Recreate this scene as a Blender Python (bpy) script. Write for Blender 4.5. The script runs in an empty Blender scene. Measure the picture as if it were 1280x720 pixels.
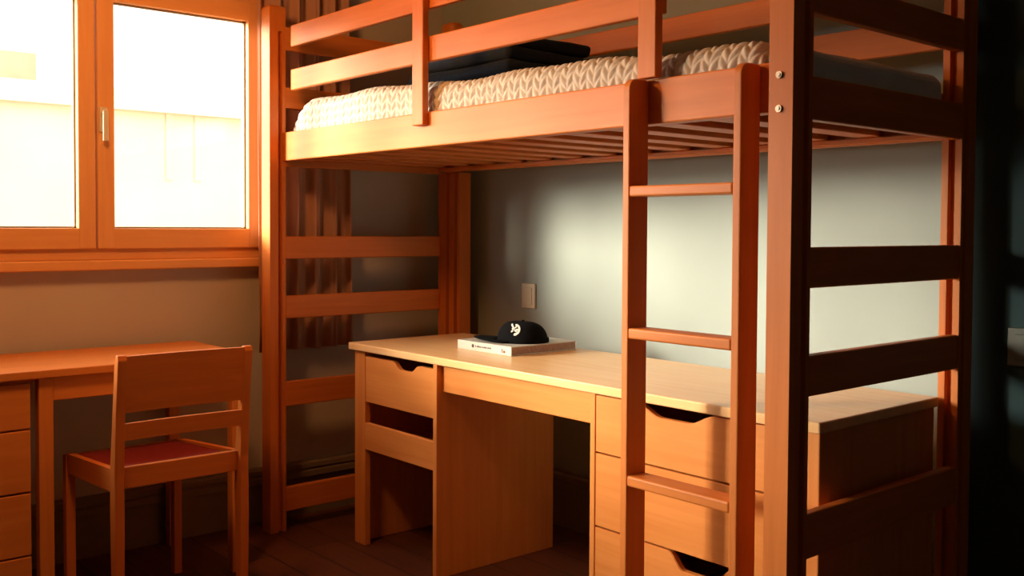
import bpy, bmesh, math, random
from mathutils import Vector, Matrix
random.seed(4)
S = bpy.context.scene
C = S.collection
PI = math.pi

# ------------------------------------------------------------------ helpers
def link(name, bm, mat, parent=None, smooth=False, loc=None):
    me = bpy.data.meshes.new(name)
    bmesh.ops.recalc_face_normals(bm, faces=bm.faces[:])
    bm.to_mesh(me); bm.free()
    if smooth:
        for p in me.polygons: p.use_smooth = True
    if mat: me.materials.append(mat)
    o = bpy.data.objects.new(name, me)
    C.objects.link(o)
    if parent: o.parent = parent
    if loc: o.location = loc
    return o

def thing(name, label, cat, loc=(0, 0, 0), rz=0, group=None):
    o = bpy.data.objects.new(name, None)
    o.empty_display_size = .1
    C.objects.link(o)
    o.location = loc; o.rotation_euler = (0, 0, rz)
    o['label'] = label; o['category'] = cat
    if group: o['group'] = group
    return o

def tag(o, label, cat, group=None):
    o['label'] = label; o['category'] = cat
    if group: o['group'] = group
    return o

def struct(o):
    o['kind'] = 'structure'
    return o

def box(bm, x0, x1, y0, y1, z0, z1, bev=.0, seg=2):
    b = bmesh.new()
    vs = [b.verts.new((x, y, z)) for x in (x0, x1) for y in (y0, y1) for z in (z0, z1)]
    for f in ((0, 1, 3, 2), (4, 6, 7, 5), (0, 4, 5, 1), (2, 3, 7, 6), (0, 2, 6, 4), (1, 5, 7, 3)):
        b.faces.new([vs[i] for i in f])
    bmesh.ops.recalc_face_normals(b, faces=b.faces[:])
    if bev > 0:
        bmesh.ops.bevel(b, geom=b.edges[:], offset=bev, segments=seg, affect='EDGES', profile=.5)
    merge(bm, b)

def merge(bm, b):
    me = bpy.data.meshes.new('tmp'); b.to_mesh(me); b.free()
    bm.from_mesh(me); bpy.data.meshes.remove(me)

def prism(bm, pts, axis, a0, a1, bev=0, seg=2):
    """extrude a 2D outline; axis 'x': pts=(y,z); 'y': pts=(x,z); 'z': pts=(x,y)"""
    b = bmesh.new()
    def mk(p, a):
        return {'x': (a, p[0], p[1]), 'y': (p[0], a, p[1]), 'z': (p[0], p[1], a)}[axis]
    A = [b.verts.new(mk(p, a0)) for p in pts]
    B = [b.verts.new(mk(p, a1)) for p in pts]
    b.faces.new(A); b.faces.new(B[::-1])
    n = len(pts)
    for i in range(n):
        b.faces.new([A[i], A[(i + 1) % n], B[(i + 1) % n], B[i]])
    bmesh.ops.recalc_face_normals(b, faces=b.faces[:])
    if bev > 0:
        bmesh.ops.bevel(b, geom=b.edges[:], offset=bev, segments=seg, affect='EDGES', profile=.5)
    merge(bm, b)

def slab(name, mat, parent, *d, bev=.003, seg=2):
    bm = bmesh.new(); box(bm, *d, bev=bev, seg=seg)
    return link(name, bm, mat, parent)

def cyl(bm, c, r, h, axis='z', n=20, r2=None):
    M = Matrix.Translation(c)
    if axis == 'x': M = M @ Matrix.Rotation(PI / 2, 4, 'Y')
    if axis == 'y': M = M @ Matrix.Rotation(PI / 2, 4, 'X')
    bmesh.ops.create_cone(bm, cap_ends=True, segments=n, radius1=r, radius2=r if r2 is None else r2, depth=h, matrix=M)

# ------------------------------------------------------------------ materials
def mat(name):
    m = bpy.data.materials.new(name); m.use_nodes = True
    nt = m.node_tree
    return m, nt, nt.nodes['Principled BSDF']

def setin(b, **k):
    for a, v in k.items():
        a = a.replace('_', ' ')
        if a in b.inputs: b.inputs[a].default_value = v

def wood(name, axis, c0, c1, rough=.46, scale=1.0):
    m, nt, b = mat(name); N = nt.nodes; L = nt.links
    tc = N.new('ShaderNodeTexCoord'); mp = N.new('ShaderNodeMapping')
    sc = [26 * scale] * 3; sc['xyz'.index(axis)] = 1.3 * scale
    mp.inputs['Scale'].default_value = sc
    L.new(tc.outputs['Object'], mp.inputs['Vector'])
    n1 = N.new('ShaderNodeTexNoise'); n1.inputs['Scale'].default_value = 1.6
    n1.inputs['Detail'].default_value = 5; n1.inputs['Distortion'].default_value = .6
    L.new(mp.outputs[0], n1.inputs['Vector'])
    n2 = N.new('ShaderNodeTexNoise'); n2.inputs['Scale'].default_value = 1.7; n2.inputs['Detail'].default_value = 2
    L.new(tc.outputs['Object'], n2.inputs['Vector'])
    ad = N.new('ShaderNodeMath'); ad.operation = 'MULTIPLY_ADD'; ad.inputs[1].default_value = .45
    L.new(n2.outputs['Fac'], ad.inputs[0]); L.new(n1.outputs['Fac'], ad.inputs[2])
    r = N.new('ShaderNodeValToRGB')
    r.color_ramp.elements[0].position = .45; r.color_ramp.elements[0].color = (*c0, 1)
    r.color_ramp.elements[1].position = 1.0; r.color_ramp.elements[1].color = (*c1, 1)
    L.new(ad.outputs[0], r.inputs['Fac']); L.new(r.outputs[0], b.inputs['Base Color'])
    bp = N.new('ShaderNodeBump'); bp.inputs['Strength'].default_value = .05; bp.inputs['Distance'].default_value = .002
    L.new(n1.outputs['Fac'], bp.inputs['Height']); L.new(bp.outputs[0], b.inputs['Normal'])
    setin(b, Roughness=rough, Specular_IOR_Level=.3)
    return m

BW0, BW1 = (.54, .15, .024), (.66, .205, .040)
W = {a: wood('bed_wood_' + a, a, BW0, BW1) for a in 'xyz'}
DW0, DW1 = (.61, .205, .042), (.73, .275, .068)
D = {a: wood('desk_wood_' + a, a, DW0, DW1, rough=.42) for a in 'xyz'}
K = {a: wood('window_wood_' + a, a, (.70, .33, .12), (.78, .40, .16), rough=.4) for a in 'yz'}

def plain(name, col, rough=.6, noise=0, nscale=20, metal=0, bump=0):
    m, nt, b = mat(name); N = nt.nodes; L = nt.links
    setin(b, Base_Color=(*col, 1), Roughness=rough, Metallic=metal)
    if noise or bump:
        tc = N.new('ShaderNodeTexCoord'); n = N.new('ShaderNodeTexNoise')
        n.inputs['Scale'].default_value = nscale; n.inputs['Detail'].default_value = 4
        L.new(tc.outputs['Object'], n.inputs['Vector'])
        if noise:
            r = N.new('ShaderNodeValToRGB')
            r.color_ramp.elements[0].position = .3; r.color_ramp.elements[1].position = .7
            r.color_ramp.elements[0].color = (*[c * (1 - noise) for c in col], 1)
            r.color_ramp.elements[1].color = (*[min(1, c * (1 + noise)) for c in col], 1)
            L.new(n.outputs['Fac'], r.inputs['Fac']); L.new(r.outputs[0], b.inputs['Base Color'])
        if bump:
            bp = N.new('ShaderNodeBump'); bp.inputs['Strength'].default_value = bump; bp.inputs['Distance'].default_value = .003
            L.new(n.outputs['Fac'], bp.inputs['Height']); L.new(bp.outputs[0], b.inputs['Normal'])
    return m

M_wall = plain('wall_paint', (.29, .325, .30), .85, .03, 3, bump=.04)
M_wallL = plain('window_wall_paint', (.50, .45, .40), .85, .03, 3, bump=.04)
M_teal = plain('dark_teal_wall', (.012, .040, .046), .8, .05, 4, bump=.04)  # very dark teal base colour for the right wall section
M_ceil = plain('ceiling_paint', (.32, .30, .27), .9, .02, 5)
M_dark = plain('room_dark_wall', (.20, .28, .33), .9, .03, 5)
M_plate = plain('plate_plastic', (.62, .56, .42), .35)
M_plated = plain('plate_plastic_grey', (.055, .06, .045), .5)
M_black = plain('cord_black', (.012, .010, .008), .8)  # plain black for the hanging cord and its ceiling cap
M_steel = plain('bolt_steel', (.34, .27, .20), .42, metal=1)
M_sheet = plain('sheet_cotton', (.60, .72, .78), .9, .05, 14, bump=.5)
M_navy = plain('navy_fleece', (.010, .022, .045), .95, .25, 40, bump=.6)
M_red = plain('seat_red_fabric', (.20, .006, .006), .9, .15, 90, bump=.4)
M_cap = plain('cap_black_cloth', (.005, .005, .006), .95, .2, 80, bump=.3)
setin(M_cap.node_tree.nodes['Principled BSDF'], Specular_IOR_Level=.08)
M_white = plain('white_thread', (.82, .80, .74), .7)
M_cover = plain('book_cover', (.62, .60, .54), .3)
M_pages = plain('book_pages', (.42, .26, .20), .7, .2, 120)
M_ink = plain('print_ink', (.06, .05, .05), .6)
M_trunk = plain('trunking_plastic', (.20, .15, .10), .5, .05, 20)
M_knit = plain('knit_wool', (.60, .55, .47), .95, .08, 120, bump=.4)
M_curt = None

def curtain_mat():
    m, nt, b = mat('curtain_cloth'); N = nt.nodes; L = nt.links
    setin(b, Base_Color=(.70, .40, .28, 1), Roughness=.9)
    t = N.new('ShaderNodeBsdfTranslucent'); t.inputs['Color'].default_value = (.55, .27, .17, 1)
    mx = N.new('ShaderNodeMixShader'); mx.inputs[0].default_value = .45
    tc = N.new('ShaderNodeTexCoord'); wv = N.new('ShaderNodeTexNoise'); wv.inputs['Scale'].default_value = 160
    L.new(tc.outputs['Object'], wv.inputs['Vector'])
    bp = N.new('ShaderNodeBump'); bp.inputs['Strength'].default_value = .2; bp.inputs['Distance'].default_value = .002
    L.new(wv.outputs['Fac'], bp.inputs['Height']); L.new(bp.outputs[0], b.inputs['Normal'])
    L.new(b.outputs[0], mx.inputs[1]); L.new(t.outputs[0], mx.inputs[2])
    L.new(mx.outputs[0], N['Material Output'].inputs['Surface'])
    return m
M_curt = curtain_mat()

def glass_mat():
    m = bpy.data.materials.new('window_glass'); m.use_nodes = True
    nt = m.node_tree; N = nt.nodes; L = nt.links; N.clear()
    t = N.new('ShaderNodeBsdfTransparent'); t.inputs['Color'].default_value = (.97, .96, .93, 1)
    g = N.new('ShaderNodeBsdfGlossy'); g.inputs['Roughness'].default_value = .03
    mx = N.new('ShaderNodeMixShader'); o = N.new('ShaderNodeOutputMaterial')
    mx.inputs[0].default_value = .05; L.new(t.outputs[0], mx.inputs[1]); L.new(g.outputs[0], mx.inputs[2])
    L.new(mx.outputs[0], o.inputs['Surface'])
    return m
M_glass = glass_mat()

def floor_mat():
    m, nt, b = mat('floor_boards'); N = nt.nodes; L = nt.links
    tc = N.new('ShaderNodeTexCoord'); mp = N.new('ShaderNodeMapping')
    mp.inputs['Scale'].default_value = (1.2, 14, 1)
    L.new(tc.outputs['Object'], mp.inputs['Vector'])
    n = N.new('ShaderNodeTexNoise'); n.inputs['Scale'].default_value = 3; n.inputs['Detail'].default_value = 6
    L.new(mp.outputs[0], n.inputs['Vector'])
    br = N.new('ShaderNodeTexBrick'); br.inputs['Scale'].default_value = 1
    br.inputs['Brick Width'].default_value = 1.1; br.inputs['Row Height'].default_value = .14
    br.inputs['Mortar Size'].default_value = .003
    br.inputs['Color1'].default_value = (.17, .052, .022, 1); br.inputs['Color2'].default_value = (.13, .042, .018, 1)
    br.inputs['Mortar'].default_value = (.02, .01, .006, 1)
    L.new(tc.outputs['Object'], br.inputs['Vector'])
    mx = N.new('ShaderNodeMix'); mx.data_type = 'RGBA'; mx.blend_type = 'MULTIPLY'; mx.inputs[0].default_value = .6
    L.new(br.outputs['Color'], mx.inputs[6]); L.new(n.outputs['Fac'], mx.inputs[7])
    L.new(mx.outputs[2], b.inputs['Base Color'])
    setin(b, Roughness=.5)
    return m
M_floor = floor_mat()

# ------------------------------------------------------------------ room
XW, YW, YP = -3.72, 2.76, 2.672      # window wall, back wall, teal wall face
XE, YS, ZC = 2.2, -2.6, 2.6
bm = bmesh.new(); box(bm, XW - .3, XE + .1, YS - .1, YW + .2, -.12, 0)
struct(link('floor', bm, M_floor))
bm = bmesh.new(); box(bm, XW - .3, XE + .1, YS - .1, YW + .2, ZC, ZC + .12)
struct(link('ceiling', bm, M_ceil))
WY0, WY1, WZ0, WZ1 = -2.10, 1.885, 1.075, 2.13     # window opening
bm = bmesh.new(); T = .14
box(bm, XW - T, XW, YS - .1, YW + .1, 0, WZ0)
box(bm, XW - T, XW, YS - .1, YW + .1, WZ1, ZC)
box(bm, XW - T, XW, YS - .1, WY0, WZ0, WZ1)
box(bm, XW - T, XW, WY1, YW + .1, WZ0, WZ1)
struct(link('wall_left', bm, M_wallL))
XP = -1.238
bm = bmesh.new(); box(bm, XW, XP + .02, YW, YW + .1, 0, ZC)
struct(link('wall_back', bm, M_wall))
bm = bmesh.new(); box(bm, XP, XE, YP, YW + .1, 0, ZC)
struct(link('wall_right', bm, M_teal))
bm = bmesh.new(); box(bm, XE, XE + .1, YS - .1, YW + .1, 0, ZC)
struct(link('wall_east', bm, M_dark))
bm = bmesh.new(); box(bm, XW, XE, YS - .1, YS, 0, ZC)
struct(link('wall_front', bm, M_dark))

# skirting trunking along the window wall and the back wall
def trunking(name, axis):
    bm = bmesh.new()
    prof = [(0, .0), (.018, .0), (.018, .155), (.034, .16), (.034, .182), (.026, .186), (.026, .192), (.034, .196), (.034, .214), (.028, .222), (0, .222)]
    if axis == 'left':
        b = bmesh.new(); prism(bm, [(XW + p, z) for p, z in prof], 'y', YS, YW - .0)
    else:
        prism(bm, [(YW - p, z) for p, z in prof], 'x', XW + .034, XP)
    return struct(link(name, bm, M_trunk))
trunking('baseboard_left', 'left'); trunking('baseboard_back', 'back')

# ------------------------------------------------------------------ window
win = bpy.data.objects.new('window_1', None); C.objects.link(win); struct(win)
win.location = (XW, (WY0 + WY1) / 2, WZ0)
def wpart(name, bm, m, parent=None):
    p = parent or win
    o = link(name, bm, m, p)
    o.matrix_parent_inverse = Matrix.Translation(-win.location) if p is win else Matrix()
    return o
FX0, FX1 = XW - .06, XW + .012
bm = bmesh.new()
box(bm, FX0, FX1, WY0, WY1, WZ0, WZ0 + .045, .003); box(bm, FX0, FX1, WY0, WY1, WZ1 - .05, WZ1, .003)
wpart('window_frame', bm, K['y'])
bm = bmesh.new()
box(bm, FX0, FX1, WY0, WY0 + .04, WZ0 + .045, WZ1 - .05, .003); box(bm, FX0, FX1, WY1 - .04, WY1, WZ0 + .045, WZ1 - .05, .003)
wpart('frame_stile', bm, K['z'])
bm = bmesh.new()
box(bm, XW - .02, XW + .055, WY0 - .03, WY1 + .01, WZ0 - .036, WZ0 + .0, .006, 3)
wpart('window_sill', bm, K['y'])
def sash(y0, y1, handle=None):
    bm = bmesh.new(); zb, zt = WZ0 + .04, WZ1 - .045
    x0, x1 = XW - .04, XW + .03; s = .062; br = .075
    box(bm, x0, x1, y0, y0 + s, zb, zt, .006, 3); box(bm, x0, x1, y1 - s, y1, zb, zt, .006, 3)
    sh = wpart('sash', bm, K['z'])
    bm = bmesh.new()
    box(bm, x0, x1 - .001, y0 + s - .004, y1 - s + .004, zb, zb + br, .004); box(bm, x0, x1 - .001, y0 + s - .004, y1 - s + .004, zt - br, zt, .004)
    # glazing bead
    link('sash_rail', bm, K['y'], sh)
    bm = bmesh.new()
    box(bm, XW - .012, XW - .006, y0 + s - .01, y1 - s + .01, zb + br - .01, zt - br + .01)
    link('pane', bm, M_glass, sh)
    bm = bmesh.new()
    for (a0, a1, b0, b1) in ((y0 + s, y1 - s, zb + br, zb + br + .006), (y0 + s, y1 - s, zt - br - .006, zt - br),
                             (y0 + s, y0 + s + .006, zb + br, zt - br), (y1 - s - .006, y1 - s, zb + br, zt - br)):
        box(bm, XW - .005, XW + .004, a0, a1, b0, b1)
    link('glass_seal', bm, plain('seal_grey', (.25, .22, .17), .6), sh)
    if handle:
        bm = bmesh.new(); yc = handle
        box(bm, x1, x1 + .010, yc - .014, yc + .014, 1.535, 1.625, .004)
        box(bm, x1 + .008, x1 + .034, yc - .008, yc + .008, 1.592, 1.608, .003)
        box(bm, x1 + .026, x1 + .038, yc - .010, yc + .010, 1.50, 1.612, .005)
        link('handle', bm, M_plate, sh)
sash(1.203, 1.847, 1.222); sash(.555, 1.198); sash(-.10, .550, .0); sash(-.75, -.105); sash(-1.41, -.755); sash(-2.06, -1.415)

# ------------------------------------------------------------------ outside
def ext():
    t = thing('apartment_building', 'pale peach rendered building seen through the left window pane', 'building', (-15, 3.5, -3))
    def p(name, m, *d):
        bm = bmesh.new(); box(bm, *d); o = link(name, bm, m, t); o.matrix_parent_inverse = Matrix.Translation((15, -3.5, 3)); return o
    mp = plain('render_peach', (.82, .66, .48), .9, .06, .8)
    mw = plain('cornice_white', (.83, .71, .55), .9)
    mk = plain('brick_pink', (.62, .38, .27), .9, .1, 2)
    p('wall', mp, -19, -15, -6, 14, -3, 2.9)
    p('cornice', mw, -19.0, -14.8, -6.1, 14.1, 2.9, 3.2)
    p('roof_block', mk, -18.5, -15.3, -3, 4.15, 3.2, 3.65)
    for y in (5.9, 6.35): p('downpipe', mp, -15.0, -14.97, y, y + .10, 1.9, 2.9)
    g = bmesh.new(); box(g, -60, -4.2, -40, 40, -3.3, -3.0)
    struct(link('ground', g, plain('ground_asphalt', (.3, .26, .2), .9, .1, 1)))
ext()

# ------------------------------------------------------------------ curtain
bm = bmesh.new(); ny, nz = 160, 14; y0, y1, z0, z1 = 1.80, 2.235, .70, 2.44
g = []
for j in range(nz + 1):
    row = []
    z = z0 + (z1 - z0) * j / nz
    for i in range(ny + 1):
        t = i / ny; y = y0 + (y1 - y0) * t
        ph = 2 * PI * (t * 5.5 + .15 * math.sin(5 * t + z * .8))
        a = .020 * (1 - .25 * (z - z0) / (z1 - z0))
        x = -3.657 + a * math.sin(ph) + .006 * math.sin(2.3 * ph + z)
        row.append(bm.verts.new((x, y + .006 * math.cos(ph), z)))
    g.append(row)
for j in range(nz):
    for i in range(ny):
        bm.faces.new((g[j][i], g[j][i + 1], g[j + 1][i + 1], g[j + 1][i]))
cu = link('curtain', bm, M_curt, None, True)
sm = cu.modifiers.new('thick', 'SOLIDIFY'); sm.thickness = .002
tag(cu, 'mauve brown pleated curtain hanging between the window and the loft bed', 'curtain')
bm = bmesh.new(); cyl(bm, (-3.657, .0, 2.465), .012, 4.6, 'y')
for y in (-1.6, 2.1): box(bm, XW, -3.645, y - .01, y + .01, 2.455, 2.475, .002)
for i in range(9): cyl(bm, (-3.657, 1.82 + i * .05, 2.463), .02, .006, 'y', 16)
tag(link('curtain_rod', bm, plain('rod_brass', (.45, .3, .14), .4, metal=.6)), 'curtain rod above the window carrying the mauve curtain', 'curtain rod')

# ------------------------------------------------------------------ loft bed
bed = thing('loft_bed', 'tall orange pine loft bed with slatted base over the long desk', 'bed', (0, 0, 0))
ZT = 2.055
def post(x0, x1, y0, y1, side, bolts=False, front_groove=False, flip=1):
    """post with a rounded top; a routed groove along its x=+ face (and -y face)"""
    n = 6; gw = .018; gd = .018
    bm = bmesh.new()
    # outline in plan with grooves
    lip = .014
    a = y1 - lip; b = a - gw
    if flip < 0: b = y0 + lip; a = b + gw
    pts = [(x0, y0)]
    if front_groove:
        w = (x1 - x0) / 3.0
        pts += [(x0 + w, y0), (x0 + w, y0 + gd), (x0 + 2 * w, y0 + gd), (x0 + 2 * w, y0)]
    pts += [(x1, y0), (x1, b), (x1 - gd, b), (x1 - gd, a), (x1, a), (x1, y1), (x0, y1)]
    prism(bm, pts, 'z', 0, ZT - .10)
    # solid rounded head
    b2 = bmesh.new()
    vs = []
    box(bm, x0, x1, y0, y1, ZT - .1001, ZT, .0, 1)
    es = [e for e in bm.edges if all(v.co.z > ZT - .001 for v in e.verts)]
    bmesh.ops.bevel(bm, geom=es, offset=.016, segments=4, affect='EDGES', profile=.5)
    b2.free()
    o = link('post', bm, W['z'], bed)
    return o
pFL = post(-3.603, -3.536, 1.798, 1.866, 1)
pFR = post(-1.262, -1.203, 1.798, 1.872, 1)
bm = bmesh.new()
prism(bm, [(-3.553, 2.617), (-3.497, 2.617), (-3.497, 2.655), (-3.482, 2.655), (-3.482, 2.622), (-3.447, 2.622), (-3.447, 2.655),
           (-3.433, 2.655), (-3.433, 2.628), (-3.414, 2.628), (-3.414, 2.688), (-3.553, 2.688)], 'z', 0, 1.437)
box(bm, -3.545, -3.455, 2.617, 2.688, 1.4371, ZT + .035, .022, 5)
pRL = link('post', bm, W['z'], bed)
pRR = post(-1.256, -1.203, 2.556, 2.632, 1, front_groove=True, flip=-1)
# second leg board standing against the rear left post
for z in (1.524, 1.453):
    bm = bmesh.new(); cyl(bm, (-1.235, 1.7955, z), .0075, .005, 'y', 20)
    cyl(bm, (-1.235, 1.7925, z), .0045, .003, 'y', 6)
    link('bolt', bm, M_steel, pFR)

# long rails
slab('front_rail', W['x'], bed, -3.5355, -1.2625, 1.853, 1.880, 1.4545, 1.5644, bev=.004)
slab('rear_rail', W['x'], bed, -3.474, -1.256, 2.575, 2.603, 1.437, 1.56, bev=.004)
# end rails
for (za, zb) in ((1.073, 1.161), (.839, .928), (.493, .590), (.077, .172), (1.433, 1.527), (1.66, 1.742), (1.885, 1.975)):
    bm = bmesh.new(); dy = 2.617 - 1.866
    box(bm, -3.562, -3.536, 1.866, 2.617, za, zb, .004)
    link('end_rail', bm, W['y'], bed)
    bm = bmesh.new(); za2 = za - (.008 if .4 < za < .6 else 0)
    box(bm, -1.230, -1.2045, 1.872, 2.556, za2, zb - (.0 if za > .6 else .006), .004)
    link('end_rail', bm, W['y'], bed)
# guard boards front, then rear
for (za, zb) in ((1.722, 1.802), (1.888, 1.970)):
    slab('guard_board', W['x'], bed, -3.476, -1.612, 1.8555, 1.876, za, zb, bev=.004)
slab('guard_board', W['x'], bed, -3.474, -1.256, 2.565, 2.585, 1.673, 1.762, bev=.004)
slab('guard_board', W['x'], bed, -3.474, -1.256, 2.565, 2.585, 1.82, 1.90, bev=.004)
# guard posts clipped on the outside of the boards
slab('guard_post', W['z'], bed, -2.627, -2.569, 1.829, 1.853, 1.522, ZT - .02, bev=.003)
slab('guard_post', W['z'], bed, -1.666, -1.608, 1.829, 1.8553, 1.5645, ZT - .02, bev=.003)
for i in range(2):
    x = (-3.42, -3.30)[i]
# slats across the bed and their ledgers
slab('slat_ledger', W['x'], bed, -3.535, -1.262, 1.880, 1.900, 1.4555, 1.476, bev=.001)
slab('slat_ledger', W['x'], bed, -3.474, -1.256, 2.555, 2.575, 1.440, 1.4550)
NS = 14
for i in range(NS):
    x = -3.46 + i * (2.16 / (NS - 1))
    slab('slat', W['y'], bed, x - .034, x + .034, 1.901, 2.573, 1.4555, 1.476, bev=.003)

# ladder
lad = thing('bed_ladder', 'orange wooden ladder with flat rungs leading up to the loft bed', 'ladder')
def lside(x0, x1):
    bm = bmesh.new(); y0, y1, zt = 1.783, 1.8525, 1.562; r = .026
    pts = [(y0, 0), (y1, 0)]
    for k in range(7):
        a = k / 6 * PI / 2; pts.append((y1 - .010 + .010 * math.cos(a), zt - .010 + .010 * math.sin(a)))
    for k in range(7):
        a = PI / 2 + k / 6 * PI / 2; pts.append((y0 + r + r * math.cos(a), zt - r + r * math.sin(a)))
    prism(bm, pts, 'x', x0, x1, .003, 2)
    link('ladder_side', bm, W['z'], lad)
lside(-1.669, -1.648); lside(-1.3425, -1.3215)
for zt in (.598, .958, 1.302, .238):
    zt2 = zt
    slab('rung', W['x'], lad, -1.6479, -1.3426, 1.783, 1.846, zt2 - .026, zt2, bev=.005, seg=3)

# ------------------------------------------------------------------ bedding
bm = bmesh.new(); box(bm, -3.50, -1.245, 1.9, 2.553, 1.4845, 1.603, .035, 5)
mt = link('mattress', bm, M_sheet, None, True)
slab('slat_gap_shade', plain('slat_gap_dark', (.03, .022, .016), .95), mt, -3.49, -1.255, 1.91, 2.545, 1.4765, 1.486)  # dark sheet added under the mattress, standing in for shade between slats
tag(mt, 'mattress in a pale blue grey sheet on the loft bed slats', 'mattress')
dm = mt.modifiers.new('sub', 'SUBSURF'); dm.levels = 3; dm.render_levels = 3; dm.subdivision_type = 'SIMPLE'
tx = bpy.data.textures.new('crumple', 'CLOUDS'); tx.noise_scale = .11
dd = mt.modifiers.new('crumple', 'DISPLACE'); dd.texture = tx; dd.strength = .016; dd.mid_level = .5; dd.texture_coords = 'GLOBAL'

def blanket():
    bm = bmesh.new()
    xa, xb = -3.515, -1.34
    nx = 900
    # cross section: front skirt, rounded shoulder, top
    sec = []
    zb = 1.575; R = .05
    L1 = .06
    def prof(s, top):
        # s metres from the lower front hem
        h = top - R - 1.50
        if s < h: return (1.886, 1.50 + s, -1, 0)
        s -= h
        q = R * PI / 2
        if s < q:
            a = s / R; return (1.886 + R - R * math.cos(a), top - R + R * math.sin(a), -math.cos(a), math.sin(a))
        s -= q
        return (1.886 + R + s, top, 0, 1)
    smax = .12 + .0785 + .56; ns = 250
    rows = []
    for i in range(nx + 1):
        x = xa + (xb - xa) * i / nx
        t = (x - xa) / (xb - xa)
        top = 1.692 - .066 * t - .006 * math.sin(x * 7)
        # rounding at the ends
        e = min(1, (x - xa) / .13); top -= .13 * (1 - math.sqrt(max(0, 1 - (1 - e) ** 2)))
        e = min(1, (xb - x) / .05); top -= .04 * (1 - math.sqrt(max(0, 1 - (1 - e) ** 2)))
        row = []
        for j in range(ns + 1):
            s = smax * j / ns
            y, z, ny_, nz_ = prof(s, top)
            y = min(y, 2.55)
            col = x / .027 + .25 * math.sin(s * 9 + x * 3); ci = math.floor(col); cf = col - ci
            dirn = 1 if ci % 2 == 0 else -1
            b = s / .030 + dirn * (cf - .5) * .9 + .15 * math.sin(x * 9)
            hgt = abs(math.sin(PI * b)) ** .7 * math.sin(PI * cf) ** .6
            d = .0085 * hgt + .003 * math.sin(x * 17 + s * 11)
            if cf > 1 or cf < 0: d = 0
            ez = max(0, 1 - (1 if s > .02 else s / .02))
            row.append(bm.verts.new((x, y + ny_ * d, z + nz_ * d)))
        rows.append(row)
    for i in range(nx):
        for j in range(ns):
            bm.faces.new((rows[i][j], rows[i + 1][j], rows[i + 1][j + 1], rows[i][j + 1]))
    o = link('knitted_blanket', bm, M_knit, None, True)
    tag(o, 'cream cable knit blanket spread over the mattress of the loft bed', 'blanket')
blanket()

# navy folded blanket
bm = bmesh.new()
for k, (z, w) in enumerate(((1.70, 0), (1.745, .008), (1.79, .015))):
    box(bm, -3.02 + w, -2.45 - w, 2.08 + w, 2.50 - w, z, z + .046, .02, 4)
nb = link('folded_blanket', bm, M_navy, None, True)
nb.modifiers.new('s', 'SUBSURF').levels = 2
nb.modifiers['s'].render_levels = 2; nb.modifiers['s'].subdivision_type = 'SIMPLE'
d2 = nb.modifiers.new('d', 'DISPLACE'); d2.texture = tx; d2.strength = .02; d2.texture_coords = 'GLOBAL'
tag(nb, 'dark navy folded blanket lying on the cream knitted blanket', 'blanket')

# ------------------------------------------------------------------ long desk
desk = thing('long_desk', 'long light wood desk with two drawer units standing under the loft bed', 'desk')
M_top = wood('worktop_wood', 'x', (.80, .47, .20), (.88, .56, .28), rough=.27)
slab('worktop', M_top, desk, -3.276, -1.249, 1.990, 2.547, .735, .7616, bev=.004)
# left leg post and left panel
slab('leg', D['z'], desk, -3.252, -3.180, 2.004, 2.030, 0, .735)
slab('side_panel', D['z'], desk, -3.252, -3.232, 2.030, 2.540, 0, .735)
slab('side_panel', D['z'], desk, -2.740, -2.718, 1.997, 2.540, 0, .735)
slab('back_panel', D['x'], desk, -3.232, -2.740, 2.50, 2.515, .36, .735)
slab('drawer_shelf', D['x'], desk, -3.232, -2.740, 2.034, 2.50, .368, .382)
slab('cross_rail', D['x'], desk, -3.180, -2.740, 2.004, 2.022, .366, .467)
slab('apron', D['x'], desk, -2.718, -1.992, 2.020, 2.040, .641, .733)

def drawer(parent, x0, x1, z0, z1, y, cut=None, depth=.018, name='drawer'):
    """front with a scooped finger hole in its top edge plus an open box behind"""
    pts = [(x0, z0), (x1, z0), (x1, z1)]
    if cut:
        xc, wt, wb, dp = cut
        def ease(xa, za, xb, zb_):
            out = []
            for k in range(7):
                t = k / 6; s = t * t * (3 - 2 * t)
                out.append((xa + (xb - xa) * t, za + (zb_ - za) * s))
            return out
        pts += ease(xc + wt / 2, z1, xc + wb / 2, z1 - dp)
        pts += ease(xc - wb / 2, z1 - dp, xc - wt / 2, z1)
    pts.append((x0, z1))
    bm = bmesh.new(); prism(bm, pts, 'y', y, y + depth)
    es = [e for e in bm.edges if all(abs(v.co.y - y) < 1e-5 for v in e.verts)]
    bmesh.ops.bevel(bm, geom=es, offset=.002, segments=2, affect='EDGES')
    o = link(name, bm, D['x'], parent)
    bm = bmesh.new(); h = (z1 - z0) * .6
    box(bm, x0 + .02, x0 + .032, y + depth, y + .42, z0 + .015, z0 + h)
    box(bm, x1 - .032, x1 - .02, y + depth, y + .42, z0 + .015, z0 + h)
    box(bm, x0 + .032, x1 - .032, y + .408, y + .42, z0 + .015, z0 + h)
    box(bm, x0 + .032, x1 - .032, y + depth, y + .408, z0 + .015, z0 + .025)
    link('drawer_box', bm, D['y'], o)
    return o
drawer(desk, -3.177, -2.742, .546, .716, 2.004, (-2.915, .16, .06, .027))
# right pedestal
slab('side_panel', D['z'], desk, -1.992, -1.972, 2.002, 2.540, 0, .735)
slab('side_panel', D['z'], desk, -1.300, -1.256, 2.002, 2.540, 0, .735)
slab('back_panel', D['x'], desk, -1.972, -1.300, 2.522, 2.535, .0, .735)
for (a, b) in ((.570, .729), (.360, .5645), (.150, .3545), (.03, .1445)):
    drawer(desk, -1.9705, -1.3025, a, b, 2.003, {.729: (-1.685, .26, .09, .030), .3545: (-1.60, .20, .10, .042)}.get(b))

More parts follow.
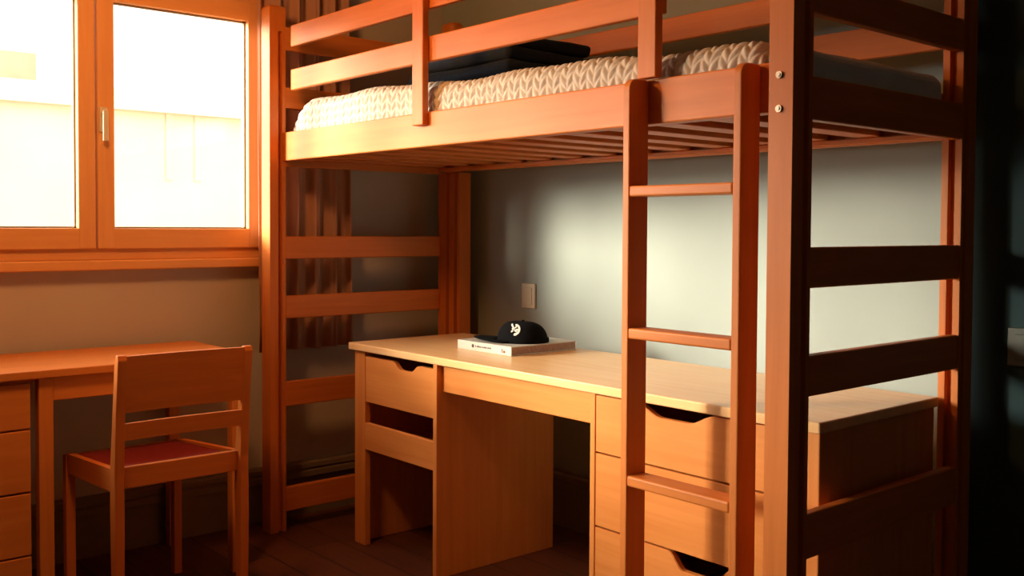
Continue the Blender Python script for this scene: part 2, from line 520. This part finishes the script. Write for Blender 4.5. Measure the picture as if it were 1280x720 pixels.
# ------------------------------------------------------------------ desk by the window
ld = thing('window_desk', 'light wood desk standing under the window at the left edge', 'desk', (0, 0, 0))
slab('desktop', D['y'], ld, -3.688, -3.205, -.55, 1.552, .735, .7616, bev=.004)
for (xa, xb) in ((-3.262, -3.222), (-3.68, -3.64)):
    for (ya, yb) in ((.872, .915), (1.495, 1.540) if xa > -3.5 else (1.440, 1.480)):
        slab('leg', D['z'], ld, xa, xb, ya, yb, 0, .735)
slab('apron', D['y'], ld, -3.245, -3.225, .915, 1.495, .662, .735)
slab('apron', D['y'], ld, -3.67, -3.65, .915, 1.440, .662, .735)
lc = thing('drawer_cabinet', 'light wood drawer cabinet under the left end of the window desk', 'cabinet', (0, 0, 0))
slab('cabinet_body', D['z'], lc, -3.67, -3.245, .30, .852, .02, .733)
for (a, b) in ((.585, .722), (.393, .580), (.20, .388), (.04, .195)):
    slab('drawer', D['y'], lc, -3.2445, -3.222, .303, .849, a, b, bev=.003)

# ------------------------------------------------------------------ chair
ch = thing('wooden_chair', 'orange wooden chair with a red seat tucked against the window desk', 'chair', (-2.9, 1.195, 0))
hw = .207
def rear_leg(s):
    bm = bmesh.new()
    pts = [(-.035, 0), (-.008, 0), (.0, .30), (-.002, .48), (.010, .66), (.030, .815), (.024, .829), (.008, .829), (.000, .815), (-.020, .66), (-.042, .50), (-.046, .38)]
    ya, yb = (hw - .028, hw) if s > 0 else (-hw, -hw + .028)
    prism(bm, [(x, z) for x, z in pts], 'y', ya, yb, .003, 2)
    link('leg', bm, W['z'], ch)
rear_leg(1); rear_leg(-1)
for s in (1, -1):
    ya, yb = (hw - .066, hw - .038) if s > 0 else (-hw - .005, -hw + .025)
    bm = bmesh.new(); box(bm, -.47, -.437, ya, yb, 0, .462, .003)
    link('leg', bm, W['z'], ch)
def curved(name, z0, z1, x_off0, x_off1, bow, th=.014, m=None):
    bm = bmesh.new(); n = 14; rows = []
    for i in range(n + 1):
        t = i / n * 2 - 1; y = t * (hw - .027)
        bx = -bow * (1 - t * t)
        rows.append([bm.verts.new((x_off0 + bx, y, z0)), bm.verts.new((x_off1 + bx, y, z1)),
                     bm.verts.new((x_off1 + bx - th, y, z1)), bm.verts.new((x_off0 + bx - th, y, z0))])
    for i in range(n):
        for k in range(4):
            bm.faces.new((rows[i][k], rows[i][(k + 1) % 4], rows[i + 1][(k + 1) % 4], rows[i + 1][k]))
    bm.faces.new(rows[0]); bm.faces.new(rows[-1][::-1])
    return link(name, bm, W['y'], ch)
curved('backrest', .660, .826, .008, .029, .010, .016)
curved('back_slat', .578, .628, .002, .006, .010)
for nm, d in (('seat_rail', (-.042, -.022, -hw + .028, hw - .028, .432, .496)),
              ('seat_rail', (-.465, -.445, -hw + .02, hw - .05, .41, .462)),):
    slab(nm, W['y'], ch, *d)
def side_rail(s):
    bm = bmesh.new()
    yr = s * (hw - .014); yf = yr - .028 if s > 0 else yr - .005
    vs = []
    for (x, y) in ((-.040, yr), (-.440, yf)):
        for dy in (-.010, .010):
            for z in ((.425, .492) if x > -.1 else (.405, .468)):
                vs.append(bm.verts.new((x, y + dy, z)))
    for f in ((0, 1, 3, 2), (4, 6, 7, 5), (0, 4, 5, 1), (2, 3, 7, 6), (0, 2, 6, 4), (1, 5, 7, 3)):
        bm.faces.new([vs[i] for i in f])
    link('seat_rail', bm, W['x'], ch)
side_rail(1); side_rail(-1)
# upholstered seat
bm = bmesh.new(); n = 12; top = {}
for i in range(n + 1):
    for j in range(n + 1):
        u = i / n; v = j / n
        x = -.030 - .425 * u; w0 = hw - .026; sh = -.018 * u
        y = (v * 2 - 1) * w0 + sh
        z = .487 - .022 * u - .010 * math.sin(PI * u) * math.sin(PI * v)
        if i in (0, n) or j in (0, n): z -= .006
        top[i, j] = bm.verts.new((x, y, z))
for i in range(n):
    for j in range(n): bm.faces.new((top[i, j], top[i + 1, j], top[i + 1, j + 1], top[i, j + 1]))
r = bmesh.ops.extrude_face_region(bm, geom=bm.faces[:])
for v in [e for e in r['geom'] if isinstance(e, bmesh.types.BMVert)]: v.co.z -= .028
link('seat', bm, M_red, ch, True)

# ------------------------------------------------------------------ book + cap
ZD = .7618
bk = thing('thick_book', 'thick pale hardback book lying on the long desk beneath the black cap', 'book', (-2.718, 2.355, ZD))
bx, by = .150, .155
bm = bmesh.new(); box(bm, -bx, bx, -by, by, .0, .0035, .001, 1); box(bm, -bx, bx, -by, by, .0285, .032, .001, 1)
link('cover', bm, M_cover, bk)
bm = bmesh.new(); box(bm, -bx, bx, -by, -by + .004, .0036, .0284, .001, 1)
sp = link('spine', bm, M_cover, bk)
bm = bmesh.new(); box(bm, -bx + .003, bx - .004, -by + .0045, by - .003, .0036, .0284, 0)
link('page_block', bm, M_pages, bk)
bm = bmesh.new()   # round mark and line of small print along the spine
cyl(bm, (-.060, -by - .0004, .017), .0065, .0008, 'y', 16)
x = -.046
for k in range(15):
    w = random.choice((.0035, .0045, .0025))
    box(bm, x, x + w, -by - .0007, -by, .014, .014 + random.choice((.005, .0065, .004)))
    x += w + (.0018 if k % 5 else .004)
link('spine_lettering', bm, M_ink, sp)
bm = bmesh.new()
for (xx, w) in ((.100, .004), (.108, .010)):
    box(bm, xx, xx + w, -by - .0007, -by, .008, .022 if w < .008 else .016)
link('spine_mark', bm, plain('rust_ink', (.25, .06, .03), .6), sp)

cap = thing('baseball_cap', 'black baseball cap with a white curled emblem resting on the book', 'cap', (-2.662, 2.335, ZD + .0325), math.radians(214))
bm = bmesh.new(); nu, nv = 36, 12; rows = []
def dome(th, v):
    # v 0..1 from rim to crown button
    a = v * PI / 2
    rx, ry = .090, .078
    c = math.cos(a) ** .75 if a < PI / 2 - 1e-6 else 0
    z = .073 * math.sin(a) ** .9
    front = max(0, math.cos(th))
    return Vector((rx * c * math.cos(th) * (1 + .04 * front), ry * c * math.sin(th), z + .006 * front * math.sin(2 * a)))
for j in range(nv):
    rows.append([bm.verts.new(dome(2 * PI * i / nu, j / nv)) for i in range(nu)])
tp = bm.verts.new((0, 0, .073))
for j in range(nv - 1):
    for i in range(nu): bm.faces.new((rows[j][i], rows[j][(i + 1) % nu], rows[j + 1][(i + 1) % nu], rows[j + 1][i]))
for i in range(nu): bm.faces.new((rows[-1][i], rows[-1][(i + 1) % nu], tp))
cr = link('crown', bm, M_cap, cap, True); m_ = cr.modifiers.new('t', 'SOLIDIFY'); m_.thickness = .003; m_.offset = -1
bm = bmesh.new(); cyl(bm, (0, 0, .0745), .006, .005, 'z', 12); link('button', bm, M_cap, cap, True)
bm = bmesh.new(); top = []; nb_, nr = 20, 6
for i in range(nb_ + 1):
    th = (-70 + 140 * i / nb_) * PI / 180
    base = Vector((.090 * math.cos(th) * 1.03, .078 * math.sin(th), .007))
    ext_ = .088 * math.cos(th * 90 / 74) ** .55
    row = []
    for k in range(nr + 1):
        t = k / nr
        p = base + Vector((ext_ * t, base.y * .10 * t, 0))
        p.z = .007 + .008 * t * math.cos(th) - .9 * (p.y ** 2) * t + (-.0 if t < 1 else 0)
        p.z = max(p.z, .0015)
        row.append(bm.verts.new(p))
    top.append(row)
for i in range(nb_):
    for k in range(nr): bm.faces.new((top[i][k], top[i + 1][k], top[i + 1][k + 1], top[i][k + 1]))
bi = link('brim', bm, M_cap, cap, True); m_ = bi.modifiers.new('t', 'SOLIDIFY'); m_.thickness = .003; m_.offset = 0
# strap at the back
bm = bmesh.new(); pr_ = []
for i in range(13):
    th = PI + (-50 + 100 * i / 12) * PI / 180
    for (rr, zz) in ((1.04, .001), (1.04, .016), (1.0, .016), (1.0, .001)):
        pr_.append(bm.verts.new((.090 * rr * math.cos(th) , .078 * rr * math.sin(th), zz)))
for i in range(12):
    for k in range(4):
        bm.faces.new((pr_[4 * i + k], pr_[4 * i + (k + 1) % 4], pr_[4 * i + 4 + (k + 1) % 4], pr_[4 * i + 4 + k]))
link('strap', bm, M_cap, cap)
# emblem on the crown, raised embroidery: curl + petals
bm = bmesh.new()
def on_dome(th, v, off=.0012):
    p = dome(th, v); e = 1e-3
    n = (dome(th + e, v) - p).cross(dome(th, v + e) - p).normalized()
    if n.dot(p - Vector((0, 0, .02))) < 0: n = -n
    return p + n * off
TH0 = math.radians(78); V0 = .44
def blob(cx, cy, pts):
    """pts: outline in emblem units (metres) around the emblem centre"""
    f = []
    b_ = []
    for (x, y) in pts:
        th = TH0 + (cx + x) / .094; v = V0 + (cy + y) / .125
        f.append(bm.verts.new(on_dome(th, v, .0018))); b_.append(bm.verts.new(on_dome(th, v, -.0005)))
    c1 = bm.verts.new(on_dome(TH0 + cx / .094, V0 + cy / .125, .0022))
    n = len(f)
    for i in range(n):
        bm.faces.new((f[i], f[(i + 1) % n], c1)); bm.faces.new((f[i], b_[i], b_[(i + 1) % n], f[(i + 1) % n]))
def ell(a, b, rot, n=10):
    return [(a * math.cos(t) * math.cos(rot) - b * math.sin(t) * math.sin(rot), a * math.cos(t) * math.sin(rot) + b * math.sin(t) * math.cos(rot)) for t in [2 * PI * k / n for k in range(n)]]
for k in range(7):     # outer crescent
    a = math.radians(-62 + 24 * k)
    blob(.024 * math.cos(a), .024 * math.sin(a), ell(.0085, .0052, a + PI / 2))
for (x, y, a, b, ro) in ((-.004, .002, .007, .005, .6), (.008, -.006, .007, .0045, -.5), (.005, .011, .006, .004, 1.2), (-.022, .020, .010, .004, -.7), (-.012, .012, .007, .004, -.5), (-.006, -.010, .006, .0035, .9), (.014, -.001, .006, .004, .4)):
    blob(x, y, ell(a, b, ro))
link('emblem', bm, M_white, cap)

# ------------------------------------------------------------------ wall plates
def plate(x, y, z, w, h, m, label, slot_dark=True):
    t = thing('switch_plate', label, 'switch', (x, y, z))
    bm = bmesh.new()
    box(bm, -w / 2, w / 2, -.010, 0, -h / 2, h / 2, .003, 3)
    link('plate', bm, m, t)
    bm = bmesh.new()
    box(bm, -w * .30, w * .30, -.014, -.010, -h * .34, h * .34, .0015)
    link('rocker', bm, m, t)
plate(-3.105, YW, .916, .082, .104, M_plate, 'small cream switch plate on the back wall above the black cap')
plate(-1.075, YP, .898, .100, .100, M_plated, 'grey switch plate on the dark teal wall at the right edge')

# ------------------------------------------------------------------ unseen fill lamp, added to warm the faces turned into the room
LX, LY, LZ = -2.5, .75, 2.2
pl = thing('fill_lamp', 'unseen round globe added below the ceiling as warm fill light', 'lamp', (LX, LY, LZ))
bm = bmesh.new(); bmesh.ops.create_uvsphere(bm, u_segments=24, v_segments=16, radius=.14)
me_, nt_, b_ = mat('fill_glow'); setin(b_, Base_Color=(.9, .8, .6, 1), Emission_Color=(1, .41, .115, 1), Emission_Strength=66.0)
link('globe', bm, me_, pl, True)
bm = bmesh.new(); cyl(bm, (0, 0, .26), .004, .25, 'z', 8); cyl(bm, (0, 0, .385), .05, .03, 'z', 20); link('cord', bm, M_black, pl)

# ------------------------------------------------------------------ light
sd = bpy.data.lights.new('sun', 'SUN'); so = bpy.data.objects.new('sun', sd); C.objects.link(so)
dirv = Vector((.56, 1.0, -.22))
BASE = (1.35, 1.29, 1.16); GLOW = (3, 16, (.97, .97, .92)); BACK = (2, 4.2, (1, .95, .85))
so.rotation_euler = dirv.to_track_quat('-Z', 'Y').to_euler()
so.location = (-6, -3, 4)
sd.energy = 18.5; sd.angle = math.radians(16); sd.color = (1, .92, .76)

w = bpy.data.worlds.new('world'); S.world = w; w.use_nodes = True
nt = w.node_tree; bg = nt.nodes['Background']
WN = nt.nodes; WL = nt.links
tc = WN.new('ShaderNodeTexCoord')
def lobe(d, n, amp, col):
    v = WN.new('ShaderNodeVectorMath'); v.operation = 'DOT_PRODUCT'; v.inputs[1].default_value = Vector(d).normalized()
    WL.new(tc.outputs['Generated'], v.inputs[0])
    mx_ = WN.new('ShaderNodeMath'); mx_.operation = 'MAXIMUM'; mx_.inputs[1].default_value = 0; WL.new(v.outputs['Value'], mx_.inputs[0])
    p = WN.new('ShaderNodeMath'); p.operation = 'POWER'; p.inputs[1].default_value = n; WL.new(mx_.outputs[0], p.inputs[0])
    c_ = WN.new('ShaderNodeVectorMath'); c_.operation = 'SCALE'; c_.inputs[0].default_value = [amp * k for k in col]
    WL.new(p.outputs[0], c_.inputs['Scale']); return c_
base = WN.new('ShaderNodeVectorMath'); base.operation = 'ADD'; base.inputs[0].default_value = BASE
l1 = lobe((-.85, -.75, .25), *GLOW); l2 = lobe((1, .2, .3), *BACK)
ad2 = WN.new('ShaderNodeVectorMath'); ad2.operation = 'ADD'
WL.new(l1.outputs[0], base.inputs[1]); WL.new(base.outputs[0], ad2.inputs[0]); WL.new(l2.outputs[0], ad2.inputs[1])
WL.new(ad2.outputs[0], bg.inputs['Color']); bg.inputs['Strength'].default_value = 1.0
pd = bpy.data.lights.new('window_portal', 'AREA'); pd.shape = 'RECTANGLE'; pd.size = WZ1 - WZ0; pd.size_y = WY1 - WY0
pd.cycles.is_portal = True
po = bpy.data.objects.new('window_portal', pd); C.objects.link(po)
po.location = (XW - .16, (WY0 + WY1) / 2, (WZ0 + WZ1) / 2); po.rotation_euler = Vector((1, 0, 0)).to_track_quat('-Z', 'Y').to_euler()
po.rotation_euler = (Matrix(((0, 0, -1), (0, 1, 0), (1, 0, 0)))).to_euler()

# ------------------------------------------------------------------ camera
f_px, yaw, pitch, roll, cy = 1246.854, 40.6018, 1.6932, .2946, 321.37
a, b, c = map(math.radians, (yaw, pitch, roll))
fh = Vector((-math.cos(a), math.sin(a), 0)); r_ = Vector((math.sin(a), math.cos(a), 0)); up0 = Vector((0, 0, 1))
fw = fh * math.cos(b) - up0 * math.sin(b); up = r_.cross(fw)
r2 = r_ * math.cos(c) + up * math.sin(c); u2 = -r_ * math.sin(c) + up * math.cos(c)
cd = bpy.data.cameras.new('camera'); co = bpy.data.objects.new('camera', cd); C.objects.link(co)
m3 = Matrix((r2, u2, -fw)).transposed()
co.matrix_world = Matrix.Translation((0, 0, 1.2)) @ m3.to_4x4()
cd.sensor_width = 36; cd.lens = f_px * 36 / 1280; cd.shift_y = (cy - 360) / 1280
S.camera = co

vs = S.view_settings
vs.view_transform = 'Standard'; vs.look = 'None'; vs.gamma = 1; vs.exposure = 0.0; vs.use_curve_mapping = False
S.cycles.max_bounces = 8
S.cycles.use_denoising = True
